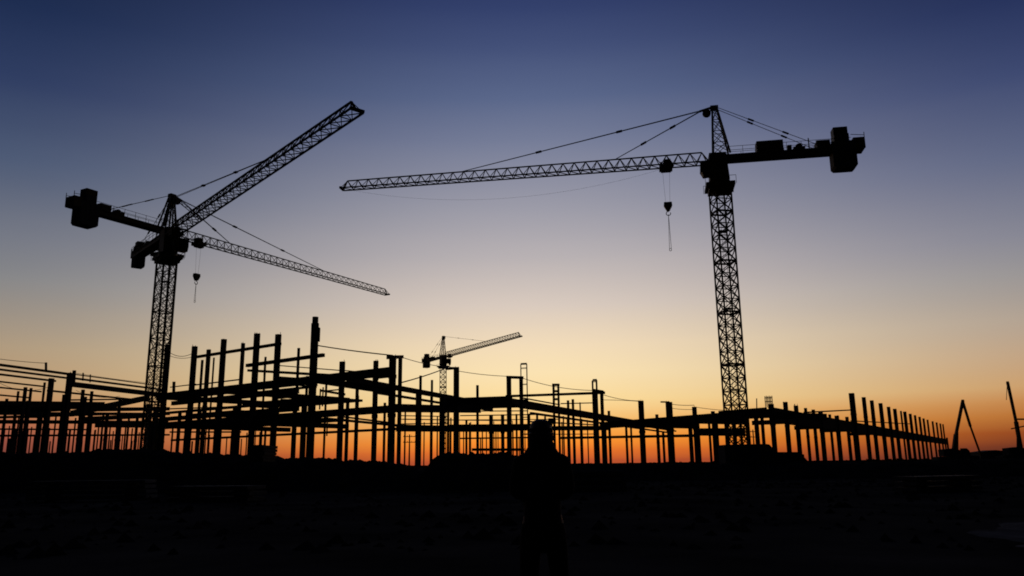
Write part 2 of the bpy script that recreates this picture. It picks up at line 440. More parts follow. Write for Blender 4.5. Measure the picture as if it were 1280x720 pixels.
for u, w, t, k in [(2, 4, 9, 0), (14, 2.8, 9, 1), (20, 2.2, 8.5, 2), (30, 6, 9, 0), (44.5, 3.5, 9, 1), (49, 2.2, 9, 2), (53, 4, 9, 1), (66.5, 2.2, 9, 2), (74, 5, 10, 0),
                   (80, 5, 9.5, 1), (91.5, 2.2, 9, 2), (101, 4.5, 10, 0), (107, 2, 9, 2), (111, 4, 9, 1), (121.5, 2, 9, 2), (126, 2.8, 9, 1), (131, 4.5, 9, 1), (136, 2, 8.5, 2),
                   (145, 3, 8.5, 2), (148, 4.5, 9, 1), (155.5, 2.2, 8.5, 2), (158.5, 3, 9, 1), (164, 2, 8, 2), (169, 4, 9, 1), (176, 3, 9, 1), (183, 2.6, 8.5, 2), (187.5, 3, 9, 2),
                   (190.5, 5, 9.5, 0), (197, 5, 9, 1), (203, 4.5, 9, 1), (-8, 3, 9, 1), (-20, 4, 9, 2), (9.5, 1.6, 8, 3), (25, 1.6, 8, 3), (37.5, 1.6, 8, 3), (60, 1.8, 8, 3), (86, 3, 8, 3), (95.5, 1.6, 8, 3), (117, 1.6, 8, 3), (140.5, 1.6, 8, 3), (173, 1.6, 8, 3), (152.5, 1.4, 7.5, 3)]:
    f1.column([P1, P1b, P1c, P1d][k], u, 0, w * .8, vref=553, top=t - .4, stub=False)
for u in (-12, 32, 64.5, 88, 150):
    p = P1.hit(u, 500)
    f1.cross(Vector((p.x, p.y, 8.0)), P1.n * 27, .3)

# --- middle block behind: descending girders then level top girder
A3 = level(439, 472, 9.0); B3 = level(566, 495.5, 9.0)
P3 = Plane(A3, B3)
f3 = Frame('frame behind the centre whose girders fall away to the right under the small crane', A3, B3)
f3.beam(P3, 436, 474, 580, 499.5, 5.5); f3.beam(P3, 470, 492, 580, 507, 3); f3.beam(P3, 500, 486.5, 560, 495, 1.2)
f3.beam(P3, 498, 535, 640, 537, 7, snap=False); f3.beam(P3, 495, 510, 600, 512, 9, snap=False); f3.beam(P3, 505, 524, 640, 526, 1.2, snap=False); f3.beam(P3, 500, 519.5, 560, 520.5, 1.2, snap=False); f3.beam(P3, 500, 530, 560, 529, 1.4, snap=False)
for u, v, w in [(525.8, 469.5, 3.2), (540, 475, 2.8)]: f3.column(P3, u, v, w)
for u, w, t in [(521, 4.2, 9), (539, 3.5, 9), (553, 6, 9.2), (560, 3, 8.8), (506, 2, 7), (444.5, 4, 8.6)]: f3.column(P3, u, 0, w, vref=555, top=t - .3, stub=False)
P3b = P3.shifted(10)
for u, w, t in [(530, 1.4, 7), (546.5, 1.6, 8), (563.5, 1.8, 8)]: f3.column(P3b, u, 0, w, vref=555, top=t, stub=False)

A4 = level(555, 497, 9.0); B4 = level(752, 490, 9.0)
P4 = Plane(A4, B4); P4b = P4.shifted(8); P4c = P4.shifted(14)
f4 = Frame('centre frame with paired columns under one long level top girder', A4, B4)
t4 = {}
for u, v, w in [(570.5, 459, 7), (596.8, 481.5, 3.4), (636, 471.5, 6.2), (651.3, 472, 5), (691.8, 481, 3.2), (697.8, 481, 3), (743.3, 488, 4.8), (752, 489.5, 4.8)]:
    t4[u] = f4.column(P4, u, v, w, stub=w > 6)
for u, w, t in [(583, 2.8, 6.8), (614, 5, 7.4), (628.5, 4.5, 7.4), (646, 2.6, 7.4), (662, 3, 7.4), (672, 3, 7.4), (682, 2.6, 7), (705, 2, 7)]:
    f4.column(P4b, u, 0, w, vref=553, top=t, stub=False)
for u, w, t in [(579.5, 1.4, 6), (588, 1.4, 6), (603, 1.6, 6), (608, 1.4, 6), (620, 1.4, 6), (641.5, 1.4, 6), (587, 2, 6.8), (668, 1.4, 6), (677, 1.4, 6)]:
    f4.column(P4c, u, 0, w, vref=553, top=t, stub=False)
f4.beam(P4, 632, 495.6, 756, 490.5, 3.2)
f4.beam(P4, 556, 502, 640, 500, 9); f4.beam(P4b, 556, 507, 660, 504, 10, snap=False)
f4.beam(P4, 560, 536, 760, 535, 5, snap=False); f4.beam(P4b, 575, 548, 660, 547, 2, snap=False)
f4.beam(P4b, 560, 532, 690, 531, 3, snap=False); f4.beam(P4c, 575, 519.5, 680, 518, 1.4, snap=False)
f4.beam(P4c, 590, 562, 655, 562, 3.5, snap=False)
f4.beam(P4, 690, 537, 760, 536.5, 0.9)
for i in range(16):
    f4.column(P4c.shifted(9), 563 + i * 6.6 + rc.uniform(-2, 2), 0, rc.uniform(.9, 1.5), vref=553, top=rc.choice([5.2, 6.4, 7.4]), stub=False)
f4.beam(P4c, 500, 524, 640, 526, 1.0, snap=False); f4.beam(P4c, 560, 514, 660, 513.5, 1.3, snap=False); f4.beam(P4b, 560, 525, 700, 524, 1.0, snap=False)
f4.beam(P4b, 655, 543, 745, 542.5, 1.0, snap=False)
def cap(a, b, T=.3, e=.25):
    d = (b - a).normalized(); mb = MB().bar(a - d * e, b + d * e, .35, T); f4.add('cap_beam', mb, M['beam'])
cap(t4[636], t4[651.3]); cap(t4[691.8], t4[697.8], .25, .12); cap(t4[743.3], t4[752], .3, .2)
mb = MB().bar(t4[570.5] - Vector((0, 0, .1)), t4[570.5] - P4.t * 1.3 - Vector((0, 0, .15)), .3, .25)
f4.add('bracket', mb, M['beam'])
for v in (500,):
    for u, vv in [(695, 489), (694.8, 499)]:
        p = P4.hit(u, vv); f4.add('batten', MB().box(p, .7, .12, .25), M['beam'])
for u in (570.5, 636):
    p = t4[u]
    f4.cross(Vector((p.x, p.y, 8.4)), P4.n * 14, .5)

A5 = level(648, 499.5, 9.0); B5 = level(770, 521, 9.0)
P5 = Plane(A5, B5)
f5 = Frame('rear frame right of the standing person whose girders slope away to the right', A5, B5)
f5.beam(P5, 640, 503, 835, 534, 5.5); f5.beam(P5, 655, 497.5, 700, 506, 1.5); f5.beam(P5, 650, 512, 845, 537, 2.2); f5.beam(P5, 664, 508, 760, 523.5, 1.5)
f5.beam(P5, 664, 520, 835, 538.5, 2.2)
for u, v, w in [(710, 500.5, 3.2), (716, 499, 3.2), (725, 503, 1.8), (761, 513.5, 3.4), (821, 518, 4.2)]: f5.column(P5, u, v, w, stub=False)
for u, w, t in [(711, 4, 7.8), (718, 3, 7.8), (727, 3.8, 7.8), (735, 1.5, 7.8), (783.5, 3.2, 7.6), (789.5, 2.6, 7.6), (829.5, 3.4, 7.6), (823, 2.6, 7.6), (703, 1.5, 7)]: f5.column(P5, u, 0, w, vref=553, top=t, stub=False)
f5.beam(P5, 652, 507, 762, 527, 1.8); f5.beam(P5, 664, 527, 745, 531, 1.6, snap=False); f5.beam(P5, 650, 534, 745, 535, 1.6, snap=False)
f5.beam(P5, 702, 504.5, 745, 503.5, 1.4, snap=False)

# --- right hand corner block
A6 = level(760, 526, 7.0); B6 = level(965, 509.5, 7.0)
P6 = Plane(A6, B6); P6b = P6.shifted(7)
f6 = Frame('low frame left of the far corner, with four lone columns standing above its deep girder', A6, B6)
t6 = {}
for u, v, w in [(801, 501, 6.2), (836, 502.5, 7.5), (867.8, 508.5, 5.2), (964, 505, 5.5)]: t6[u] = f6.column(P6, u, v, w)
for u, v, w in [(885.5, 517, 2.8), (891, 514, 4.4)]: f6.column(P6b, u, v, w, stub=False)
for u, w, t in [(873.5, 4.2, 6.6), (896.8, 4.2, 6.6), (864, 4.6, 6.6), (927.5, 3, 6.6), (935, 3, 6.6), (947.5, 5, 6.6), (955, 3.8, 6.6), (910.5, 4, 6.6), (919.5, 4, 6.6), (757.5, 2.2, 6.6)]: f6.column(P6b, u, 0, w, vref=555, top=t, stub=False)
f6.beam(P6, 750, 531.5, 967, 516.5, 9, wide=.35)
f6.beam(P6b, 775, 528.5, 870, 526.5, 7, snap=False)
f6.beam(P6b, 790, 533.5, 872, 535, 2, snap=False)
f6.beam(P6, 700, 547.5, 870, 544.5, 3.4, snap=False)
f6.beam(P6b, 868, 540, 930, 540, 9.5, snap=False)
f6.beam(P6, 898, 515, 957, 510.5, 2.8, snap=False)
f6.add('bracket', MB().bar(t6[836], t6[836] - P6.t * 1.35 + Vector((0, 0, .1)), .25, .18), M['beam'])
f6.add('rebar_cage', (lambda m, p: [m.bar(p + Vector((dx, dy, 0)), p + Vector((dx, dy, 1.2)), .07) for dx in (-.3, 0, .3) for dy in (-.25, .25)] and m.box(p + Vector((0, 0, .6)), .7, .55, .06).box(p + Vector((0, 0, 1.0)), .7, .55, .06))(MB(), P6.hit(961.5, 509)), M['rope'])
f6.add('post', MB().bar(P6.hit(945.8, 498), P6.hit(946, 512), .09), M['rope'])
for u in (801, 867.8, 964):
    p = t6[u]; f6.cross(Vector((p.x, p.y, 6.2)), P6.n * 9, .7)

# --- right row of columns running away to the horizon
A7 = level(965, 509.5, 7.0); B7 = level(1183, 549, 7.0)
P7 = Plane(A7, B7); P7b = P7.shifted(9)
f7 = Frame('long row of tall bare columns running away to the right above one girder', A7, B7)
t7 = {}
for u, v, w in [(981.5, 502.5, 5.2), (994.8, 507, 5), (1025.5, 514.5, 5.2), (1045.8, 519.5, 5), (1064.3, 491.5, 6.4), (1079.5, 496.5, 4.6), (1089.5, 500.5, 4.4), (1100.5, 504, 4.6), (1110.5, 508.5, 4.0),
                (1118.3, 511, 4.2), (1130.8, 514.5, 3.8), (1137.6, 517.2, 3.4), (1143.6, 519, 2.8), (1149.3, 521, 2.8), (1154.3, 523, 2.6), (1159.3, 524.6, 2.3), (1165.6, 526.6, 2.3), (1170.6, 528, 2.2), (1175.2, 529.3, 2.0), (1178.6, 530.2, 1.8)]:
    t7[u] = f7.column(P7, u, v, w * 1.15, stub=w > 4.9)
for u, v, w in [(1006.8, 510, 4), (1016.5, 512, 4.4), (1037, 518, 3.6), (1058.5, 521, 4.4), (1126, 513.6, 2.6)]: t7[u] = f7.column(P7b, u, v, w, stub=False)
f7.beam(P7, 964, 517.5, 1184, 552.6, 10, wide=.35)
f7.beam(P7b, 1006, 515.5, 1064, 512.5, 1.8, snap=False)
f7.beam(P7b, 1064, 526, 1140, 530, 1.2, snap=False)
for u in (981.5, 1025.5, 1064.3, 1089.5, 1118.3):
    p = t7[u]; f7.cross(Vector((p.x, p.y, 6.5)), P7.n * 9, .6)
f7.column(P7, 1183.5, 547, 2.6, stub=False)

# --- lifelines strung from frame to frame
def cable(a, b, sag, label, w=.07):
    n = 20; pts = [a.lerp(b, i / n) - Vector((0, 0, sag * 4 * (i / n) * (1 - i / n))) for i in range(n + 1)]
    o = MB().line(pts, w).build('cable', M['rope'], origin=a)
    tag(o, label, 'cable', 'thin cables strung between the frames')
Z = lambda d: Vector((0, 0, d))
cable(tops[500.5], t4[570.5], .25, 'thin cable from the corner twin columns to the column beside the small crane')
cable(tops[500.5] - Z(2.4), P4.hit(560, 459), .1, 'cable stretched low behind the small crane cab towards the twin columns', .12)
cable(t4[570.5] - Z(.4), t4[636] + Z(.1), .12, 'thin cable between the bracketed column and the square portal')
cable(t4[651.3], t4[743.3] - Z(0), .35, 'thin cable running right from the square portal to the ladder post')
cable(t4[752] - Z(.3), t6[801], .2, 'upper thin cable crossing to the first lone column on the low frame')
cable(t4[752] - Z(.9), t6[801] - Z(.1), -.05, 'lower thin cable crossing to the first lone column on the low frame', .06)
cable(t6[836] - Z(.2), t6[867.8] + Z(.2), .1, 'upper thin cable between the two rightmost lone columns')
cable(t6[836] - Z(.7), t6[867.8] - Z(.3), .1, 'lower thin cable between the two rightmost lone columns', .06)
cable(t6[867.8], P6.hit(945, 513), .2, 'thin cable falling from the lone column towards the mast of the large crane', .06)

# --- ladder towers standing behind the frame
def ladder(u0, u1, v0, v1, pl, label, w=.12):
    a = pl.hit((u0 + u1) / 2, v1)
    root = thing('ladder_tower', label, 'scaffold tower', (a.x, a.y, 0), group='thin ladder towers on the frame')
    o0 = Vector((a.x, a.y, 0))
    L = []
    for u in (u0, u1):
        t = pl.hit(u, v0); p = Vector((t.x, t.y, 0))
        for dy in (0, .9):
            o = MB().bar(p - o0 + Vector((0, dy, 0)), t - o0 + Vector((0, dy, 0)), w).build('pole', M['rope'], root)
        L.append((p - o0, t - o0))
    h = L[0][1].z; z = 1.0; mb = MB()
    while z < h:
        for dy in (0, .9): mb.bar(L[0][0] + Vector((0, dy, z)), L[1][0] + Vector((0, dy, z)), .06)
        for q in (0, 1): mb.bar(L[q][0] + Vector((0, 0, z)), L[q][0] + Vector((0, .9, z)), .06)
        z += 2.0
    mb.bar(L[0][0] + Z(h), L[1][0] + Z(h), .12, .22); mb.build('rungs', M['rope'], root)
ladder(651, 658.5, 455, 500, P4b, 'slim two-pole ladder tower rising above the square portal')
ladder(741, 746, 475, 500, P4b, 'short ladder tower above the right end of the level top girder')

# ------------------------------------------------------------------ tower cranes
def lattice4(mb, H0, H1, W, bay, rz, cr, br, thick=()):
    m = Matrix.Rotation(rz, 3, 'Z'); c = [m @ Vector((sx * W / 2, sy * W / 2, 0)) for sx, sy in ((-1, -1), (1, -1), (1, 1), (-1, 1))]
    for p in c: mb.bar(p + Z(H0), p + Z(H1), cr)
    n = max(1, round((H1 - H0) / bay)); b = (H1 - H0) / n
    for i in range(n + 1):
        z = H0 + i * b
        for k in range(4):
            p, q = c[k], c[(k + 1) % 4]
            mb.bar(p + Z(z), q + Z(z), br * (2.0 if i % 4 == 0 else 1.0))
            if i < n:
                mid = (p + q) / 2                        # K bracing, mirrored every bay
                mb.bar(p + Z(z), mid + Z(z + b / 2), br); mb.bar(q + Z(z), mid + Z(z + b / 2), br)
                mb.bar(mid + Z(z + b / 2), p + Z(z + b), br); mb.bar(mid + Z(z + b / 2), q + Z(z + b), br)
    return c
def tri_jib(mb, x0, x1, z0, W, H, W1, H1, bay, cr, br, top_start=0.0):
    """triangular jib: two bottom chords at z0, one top chord"""
    n = max(2, round((x1 - x0) / bay)); pts = []
    for i in range(n + 1):
        t = i / n; x = x0 + (x1 - x0) * t; w = W + (W1 - W) * t; h = H + (H1 - H) * t
        pts.append((Vector((x, -w / 2, z0)), Vector((x, w / 2, z0)), Vector((x + (x1 - x0) / n / 2, 0, z0 + h))))
    for i in range(n):
        a, b, c = pts[i]; a2, b2, c2 = pts[i + 1]
        mb.bar(a, a2, cr); mb.bar(b, b2, cr)
        if i < n - 1: mb.bar(c, c2, cr)
        mb.bar(a, b, br)
        mb.bar(a, b2, br)
        for p in (a, b, a2, b2): mb.bar(p, c, br)
    a, b, c = pts[-1]; mb.bar(a, b, br)
    mb.box((x1 + .05, 0, z0 + .08), .3, W1 * 1.05, .28)
    mb.bar(pts[-2][2], (a + b) / 2, cr)
    return pts

def tower_crane(label, H, tower, tip, apex_v, pend, mastW=2.3, mast_rz=.35, troll=.12, hook=None, counter=15.0, cwkind='big', k=1.0, zc=None, cabside=1, hook_drop=5.0, rod=5.0, group='tower cranes over the site', slack=False, bay=1.6, brw=.105, hbr=.075, jw=1.0, link=False, jbay=1.5, cwk=1.0):
    """tower, tip: photo points on the jib axis, both H metres up"""
    T = level(*tower, H); E = level(*tip, H)
    d = E - T; yaw = math.atan2(d.y, d.x); L = math.hypot(d.x, d.y)
    base = Vector((T.x, T.y, 0))
    root = thing('tower_crane', label, 'tower crane', base, yaw, group)
    pl = Plane(base, Vector((E.x, E.y, 0)))
    apex = deep(tower[0], apex_v, T.y).z
    zj = H - .65 * k                                     # bottom chords
    zs = zj - 3.6 * k                                    # top of the mast
    crn = M['crane']
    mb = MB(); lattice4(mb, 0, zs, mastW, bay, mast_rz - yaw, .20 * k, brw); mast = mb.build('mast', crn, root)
    mb = MB().box((0, 0, .3), 6, 6, .6, mast_rz - yaw); mb.build('foundation_block', M['cw'], root)
    # ladder inside the mast
    mb = MB()
    for s in (-.2, .2): mb.bar((s, .3, .6), (s, .3, zs), .04)
    z = 1
    while z < zs: mb.bar((-.2, .3, z), (.2, .3, z), .03); z += .6
    mb.build('ladder', crn, mast)
    z = 10.0
    while z < zs - 3:
        MB().box((0, 0, z), mastW * .6, mastW * .6, .05, mast_rz - yaw).build('rest_platform', crn, mast); z += 10
    # slewing platform with rails, turntable, cab
    mb = MB(); mb.box((0, 0, zs + .2), 3.6 * k, 3.4 * k, .45 * k); mb.cyl((0, 0, zs - .5 * k), (0, 0, zs + 1.0 * k), 1.35 * k, n=20)
    mb.box((0, 0, zs - .25 * k), 2.9 * k, 2.9 * k, .5 * k)
    for s in (-1, 1):
        mb.bar((-1.9 * k, s * 1.8 * k, zs + 1.1 * k), (1.9 * k, s * 1.8 * k, zs + 1.1 * k), .05)
        for x in (-1.9, 0, 1.9): mb.bar((x * k, s * 1.8 * k, zs), (x * k, s * 1.8 * k, zs + 1.1 * k), .05)
    mb.build('slewing_platform', crn, root)
    mb = MB(); mb.prism([(-1.25 * k, zs + .9 * k), (1.25 * k, zs + .9 * k), (1.15 * k, zj + 1.0 * k), (-1.0 * k, zj + 1.0 * k)], -1.05 * k, 1.05 * k)
    mb.build('turntable', crn, root, bevel=.05)
    cy = cabside * 1.55 * k
    mb = MB(); mb.prism([(.5 * k, zs + 1.3 * k), (2.1 * k, zs + 1.15 * k), (2.45 * k, zs + 1.9 * k), (2.35 * k, zs + 3.1 * k), (.5 * k, zs + 3.2 * k)], cy - .65 * k, cy + .65 * k)
    cab = mb.build('cab', crn, root, bevel=.04)
    mb = MB(); mb.bar((2.46 * k, cy, zs + 1.75 * k), (2.40 * k, cy, zs + 2.9 * k), 1.05 * k, .03, up=Vector((1, 0, 0)))
    mb.build('windscreen', M['glass'], cab)
    # tower head: near-vertical front, raked back
    mb = MB(); hb = zj + .9 * k; w0 = .85 * k; wt = .25 * k
    ft = [Vector((.55 * k, s * w0, hb)) for s in (-1, 1)]; bt = [Vector((-1.55 * k, s * w0, hb)) for s in (-1, 1)]
    fa = [Vector((.25 * k, s * wt, apex - .4 * k)) for s in (-1, 1)]; ba = [Vector((-.35 * k, s * wt, apex - .4 * k)) for s in (-1, 1)]
    for a, b in zip(ft + bt, fa + ba): mb.bar(a, b, .2 * k)
    n = 4
    for i in range(n):
        t0, t1 = i / n, (i + 1) / n
        P = lambda q, t: (q[0][0].lerp(q[1][0], t), q[0][1].lerp(q[1][1], t))
        F0, F1 = P((ft, fa), t0), P((ft, fa), t1); B0, B1 = P((bt, ba), t0), P((bt, ba), t1)
        for s in (0, 1):
            mb.bar(F0[s], B1[s], hbr * k); mb.bar(B1[s], F1[s], hbr * k); mb.bar(B0[s], F1[s], hbr * k)
        mb.bar(F0[0], F1[1], hbr * k); mb.bar(B0[0], B1[1], hbr * k); mb.bar(F1[0], F1[1], hbr * k); mb.bar(B1[0], B1[1], hbr * k)
    mb.box((0, 0, apex - .25 * k), 1.0 * k, .8 * k, .5 * k)
    mb.bar((.2 * k, 0, apex - .1), (1.9 * k, 0, apex - .55 * k), .3 * k, .22 * k)
    mb.cyl((1.0 * k, -.15, apex - .9 * k), (1.0 * k, .15, apex - .9 * k), .55 * k, n=14)
    mb.build('tower_head', crn, root)
    # jib
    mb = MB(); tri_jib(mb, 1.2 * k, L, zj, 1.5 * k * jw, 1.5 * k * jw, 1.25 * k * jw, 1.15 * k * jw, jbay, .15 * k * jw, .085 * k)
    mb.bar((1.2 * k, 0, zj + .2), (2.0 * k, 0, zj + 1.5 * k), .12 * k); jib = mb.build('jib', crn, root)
    # counter jib
    C = counter; mb = MB(); rise = .02
    for s in (-1, 1): mb.bar((-1.0 * k, s * .7 * k, zj + .35 * k), (-C, s * .7 * k, zj + .35 * k), .22 * k, .75 * k)
    mb.bar((-1.0 * k, 0, zj + .62 * k), (-C, 0, zj + .62 * k), 1.9 * k, .08)
    mb.box((-C * .5, 0, zj + .3 * k), C * .9, 1.2 * k, .12)
    for s in (-1, 1):
        for h in (.55, 1.05): mb.bar((-1.3 * k, s * .95 * k, zj + .65 * k + h * k), (-C, s * .95 * k, zj + .65 * k + h * k), .045)
        n = int(C / 1.8)
        for i in range(n + 1): mb.bar((-1.3 * k - i * 1.8, s * .95 * k, zj + .6 * k), (-1.3 * k - i * 1.8, s * .95 * k, zj + 1.7 * k), .045)
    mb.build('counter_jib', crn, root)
    if cwkind == 'big':
        mb = MB(); mb.box((-C * .40, 0, zj + 1.45 * k), 3.3 * k, 1.5 * k, 1.55 * k); mb.build('winch_house', crn, root, bevel=.05)
    mb = MB(); mb.cyl((-C * .62, -.5 * k, zj + 1.15 * k), (-C * .62, .5 * k, zj + 1.15 * k), .45 * k, n=14); mb.box((-C * .62, 0, zj + .9 * k), 1.4 * k, 1.4 * k, .45 * k)
    mb.box((-C * .55, .2, zj + 1.2 * k), .5 * k, .5 * k, .6 * k); mb.build('hoist_winch', crn, root)
    # counterweight slabs hang through the end of the counter jib
    g = k * cwk
    for i in range(4):
        x = -C + 2.0 * g - i * .72 * g; c0 = .28 * g if i == 3 else 0; c1 = .28 * g if i == 0 else 0
        lo = zj - 2.2 * g; hi = zj + 1.3 * g + (1.0 * g if i in (1, 2) else 0)
        mb = MB(); mb.prism([(x - .35 * g, lo + c0), (x - .35 * g + c0, lo), (x + .35 * g - c1, lo), (x + .35 * g, lo + c1), (x + .35 * g, hi), (x - .35 * g, hi)], -1.02 * g, 1.02 * g)
        mb.build('counterweight', M['cw'], root, bevel=.03)
    mb = MB()
    mb.box((-C + 1.1 * g, 0, zj + 2.0 * g), 1.7 * g, 1.5 * g, 2.6 * g); mb.box((-C - .9 * g, 0, zj + .9 * g), 1.3 * g, 2.0 * g, 1.5 * g)
    mb.box((-C + 3.3 * g, 0, zj + 1.1 * g), 1.6 * g, 1.8 * g, 1.1 * g)
    for s in (-1, 1):
        mb.bar((-C - 1.6 * g, s * .95 * g, zj + .2 * g), (-C - 1.6 * g, s * .95 * g, zj + 2.3 * g), .07 * g)
        mb.bar((-C - 1.6 * g, s * .95 * g, zj + 1.9 * g), (-C, s * .95 * g, zj + 2.1 * g), .06 * g)
    mb.bar((-C + 5.0 * g, .5, zj + .7 * g), (-C + 5.0 * g, .5, zj + 2.2 * g), .12 * g)
    mb.build('machinery_deck', crn, root)
    # pendants
    def tie(a, b, w, name='pendant', joints=1):
        mb = MB().line([Vector(a), Vector(b)], w)
        for i in range(1, joints + 1):
            q = Vector(a).lerp(Vector(b), i / (joints + 1)); dd = (Vector(b) - Vector(a)).normalized()
            mb.bar(q - dd * .4, q + dd * .4, w * 2.2)
        mb.build(name, M['rope'], root)
    for u, v in pend:
        q = pl.hit(u, v); s = math.hypot(q.x - base.x, q.y - base.y); s = min(s, L * .9)
        hz = zj + (1.5 + (1.15 - 1.5) * s / L) * k
        for y in (-.12, .12): tie((1.6 * k, y, apex - .45 * k), (s, y * .3, hz), .09 * k, joints=2)
    if link:                                             # heavy lattice link at the head of the inner pendant
        q = pl.hit(*pend[0]); s_ = math.hypot(q.x - base.x, q.y - base.y); a = Vector((.4 * k, 0, apex - .3 * k)); b = a.lerp(Vector((s_, 0, zj + 1.4 * k)), .48)
        mb = MB()
        for e in (-.28, .28): mb.bar(a + Z(e), b + Z(e * .6), .1 * k)
        for i in range(6): mb.bar(a.lerp(b, i / 6) + Z(.28 if i % 2 else -.28), a.lerp(b, (i + 1) / 6) + Z(-.22 if i % 2 else .22), .08 * k)
        mb.build('link_frame', crn, root)
    for s in (-1, 1): tie((-.35 * k, s * .3 * k, apex - .3 * k), (-C + 3.6 * k, s * .8 * k, zj + .9 * k), .085 * k, joints=2)
    if slack:
        n = 24; a = Vector((L * .97, 0, zj - .3)); b = Vector((L * troll + .6, 0, zj - .4))
        MB().line([a.lerp(b, i / n) - Z(2.6 * 4 * (i / n) * (1 - i / n)) for i in range(n + 1)], .022).build('slack_rope', M['rope'], root)
    # trolley, ropes, hook
    x = L * troll; mb = MB(); mb.box((x, 0, zj - .25 * k), 1.7 * k, 1.7 * k, .5 * k)
    mb.box((x - .2 * k, 0, zj + .35 * k), .9 * k, 1.1 * k, .8 * k); mb.box((x, 0, zj - .6 * k), 1.3 * k, .9 * k, .35 * k)
    for s in (-1, 1):
        for e in (-.6, .6): mb.cyl((x + e * k, s * .8 * k, zj + .1), (x + e * k, s * 1.0 * k, zj + .1), .16 * k, n=10)
    mb.build('trolley', crn, root)
    zb = zj - .6 * k - hook_drop
    mb = MB()
    for e in (-.45, .45): mb.line([Vector((x + e * k, 0, zj - .6 * k)), Vector((x + e * k * .6, 0, zb))], .028 * k)
    mb.build('hoist_rope', M['rope'], root)
    mb = MB(); mb.prism([(x - .5 * k, zb), (x + .5 * k, zb), (x + .55 * k, zb - .45 * k), (x + .18 * k, zb - 1.15 * k), (x - .18 * k, zb - 1.15 * k), (x - .55 * k, zb - .45 * k)], -.3 * k, .3 * k)
    hb_ = mb.build('hook_block', crn, root, bevel=.04)
    mb = MB(); pts = [Vector((x + .28 * k * math.sin(t), 0, zb - 1.5 * k - .28 * k * math.cos(t) + .0)) for t in [math.pi * q / 8 for q in range(8, -10, -1)]]
    mb.bar((x, 0, zb - 1.1 * k), (x, 0, zb - 1.3 * k), .1 * k); mb.line(pts[:14], .11 * k); mb.build('hook', crn, hb_)
    if rod:
        mb = MB(); zt = zb - 1.6 * k
        for s in (-.12, .12): mb.line([Vector((x, 0, zt)), Vector((x + s, 0, zt - rod))], .06 * k)
        mb.line([Vector((x, 0, zt - rod)) + Vector((.14 * math.cos(t), 0, .18 * math.sin(t) - .15)) for t in [math.pi * q / 4 for q in range(9)]], .07 * k)
        mb.build('sling', M['rope'], root)
    print('CRANE', label[:30], 'L %.1f H %.1f apex %.1f base %.1f %.1f' % (L, H, apex, base.x, base.y))
    return root

tower_crane('large tower crane on the right with its long jib pointing left', 40.0, (897, 197), (428, 231), 133, [(575, 211), (768, 193)],
            mastW=2.05, mast_rz=.19, troll=.13, counter=16.3, hook_drop=4.4, rod=4.6, slack=True)
tower_crane('left tower crane whose jib rises steeply up to the right in the photo', 34.6, (212, 291), (446, 131), 246, [(343, 196)],
            mastW=1.95, mast_rz=-.054, bay=1.9, brw=.07, hbr=.045, jw=1.2, jbay=2.1, cwk=.78, troll=.055, counter=15.5, hook_drop=.6, rod=0, cwkind='small', k=.95)
tower_crane('left tower crane behind the other, its jib falling away to the right', 38.3, (211.5, 288.5), (484, 365), 243, [(288, 302), (406, 335)],
            mastW=2.1, mast_rz=-.054, bay=2.7, brw=.06, hbr=.05, link=True, troll=.105, counter=14.8, hook_drop=4.6, rod=2.9, cwkind='small', k=1.0)
tower_crane('small distant tower crane rising behind the centre of the frame', 36.0, (554, 445), (650, 418), 420, [(610, 427)],
            mastW=2.0, mast_rz=.1, jw=1.25, troll=.1, counter=14.0, hook_drop=1.5, rod=0, cwkind='small', k=.85)

# ------------------------------------------------------------------ far mobile cranes on the right
def mobile(label, u, vb, D, segs, kind):
    b = base_at(u, vb, D); root = thing('mobile_crane', label, 'mobile crane', b, 0, 'mobile cranes on the right')
    s = 1.0
    mb = MB(); mb.prism([(-4.2, .9), (4.4, .9), (4.4, 1.9), (2.2, 2.0), (-4.2, 1.8)], -1.25, 1.25); mb.build('chassis', M['truck'], root, bevel=.05)
    for x in (-3.2, -1.8, 1.8, 3.2):
        for y in (-1.2, 1.2):
            MB().cyl((x, y - .2, .6), (x, y + .2, .6), .6, n=16).build('wheel', M['rubber'], root)
    MB().prism([(-2.8, 1.9), (1.2, 1.9), (1.2, 3.0), (-.6, 3.5), (-2.8, 3.3)], -1.1, 1.1).build('superstructure', M['truck'], root, bevel=.05)
    cb = MB().prism([(1.3, 1.95), (2.7, 1.95), (2.6, 3.0), (2.1, 3.5), (1.3, 3.5)], -1.1, .1).build('cab', M['truck'], root, bevel=.05)
    MB().bar((2.72, -.5, 2.3), (2.64, -.5, 3.0), .9, .03, up=Vector((1, 0, 0))).build('windscreen', M['glass'], cb)
    for name, pts, w in segs:
        P = [deep(a, c, D) - b for a, c in pts]
        if name == 'boom': P[0] = Vector((P[0].x, 0, P[0].z))
        mb = MB()
        n = len(P) - 1
        for i, (p, q) in enumerate(zip(P, P[1:])):
            mb.bar(p, q, w * (1 - .28 * i), w * (1 - .28 * i))
        if name != 'hoist_rope':
            mb.box(P[-1], w * .62, w * .62, w * .7)
        mb.build(name, M['crane'] if name != 'hoist_rope' else M['rope'], root)
    return root
mobile('mobile crane with folded arm beyond the end of the column row', 1194, 573, 170,
       [('boom', [(1192, 566), (1195, 543), (1203.5, 501)], .68), ('fly_arm', [(1203.5, 502), (1213, 533), (1226, 569)], .40), ('lift_cylinder', [(1197, 567), (1197, 540)], .25)], 0)
mobile('mobile crane at the right edge with one tall boom leaning left', 1276, 572, 160,
       [('boom', [(1277, 566), (1270, 527), (1259.5, 478)], .58), ('hoist_rope', [(1259, 478), (1258, 500)], .08), ('lift_cylinder', [(1272, 567), (1272, 536)], .28), ('side_arm', [(1264, 536), (1284, 532)], .22), ('side_arm', [(1271, 524), (1286, 524)], .3)], 1)

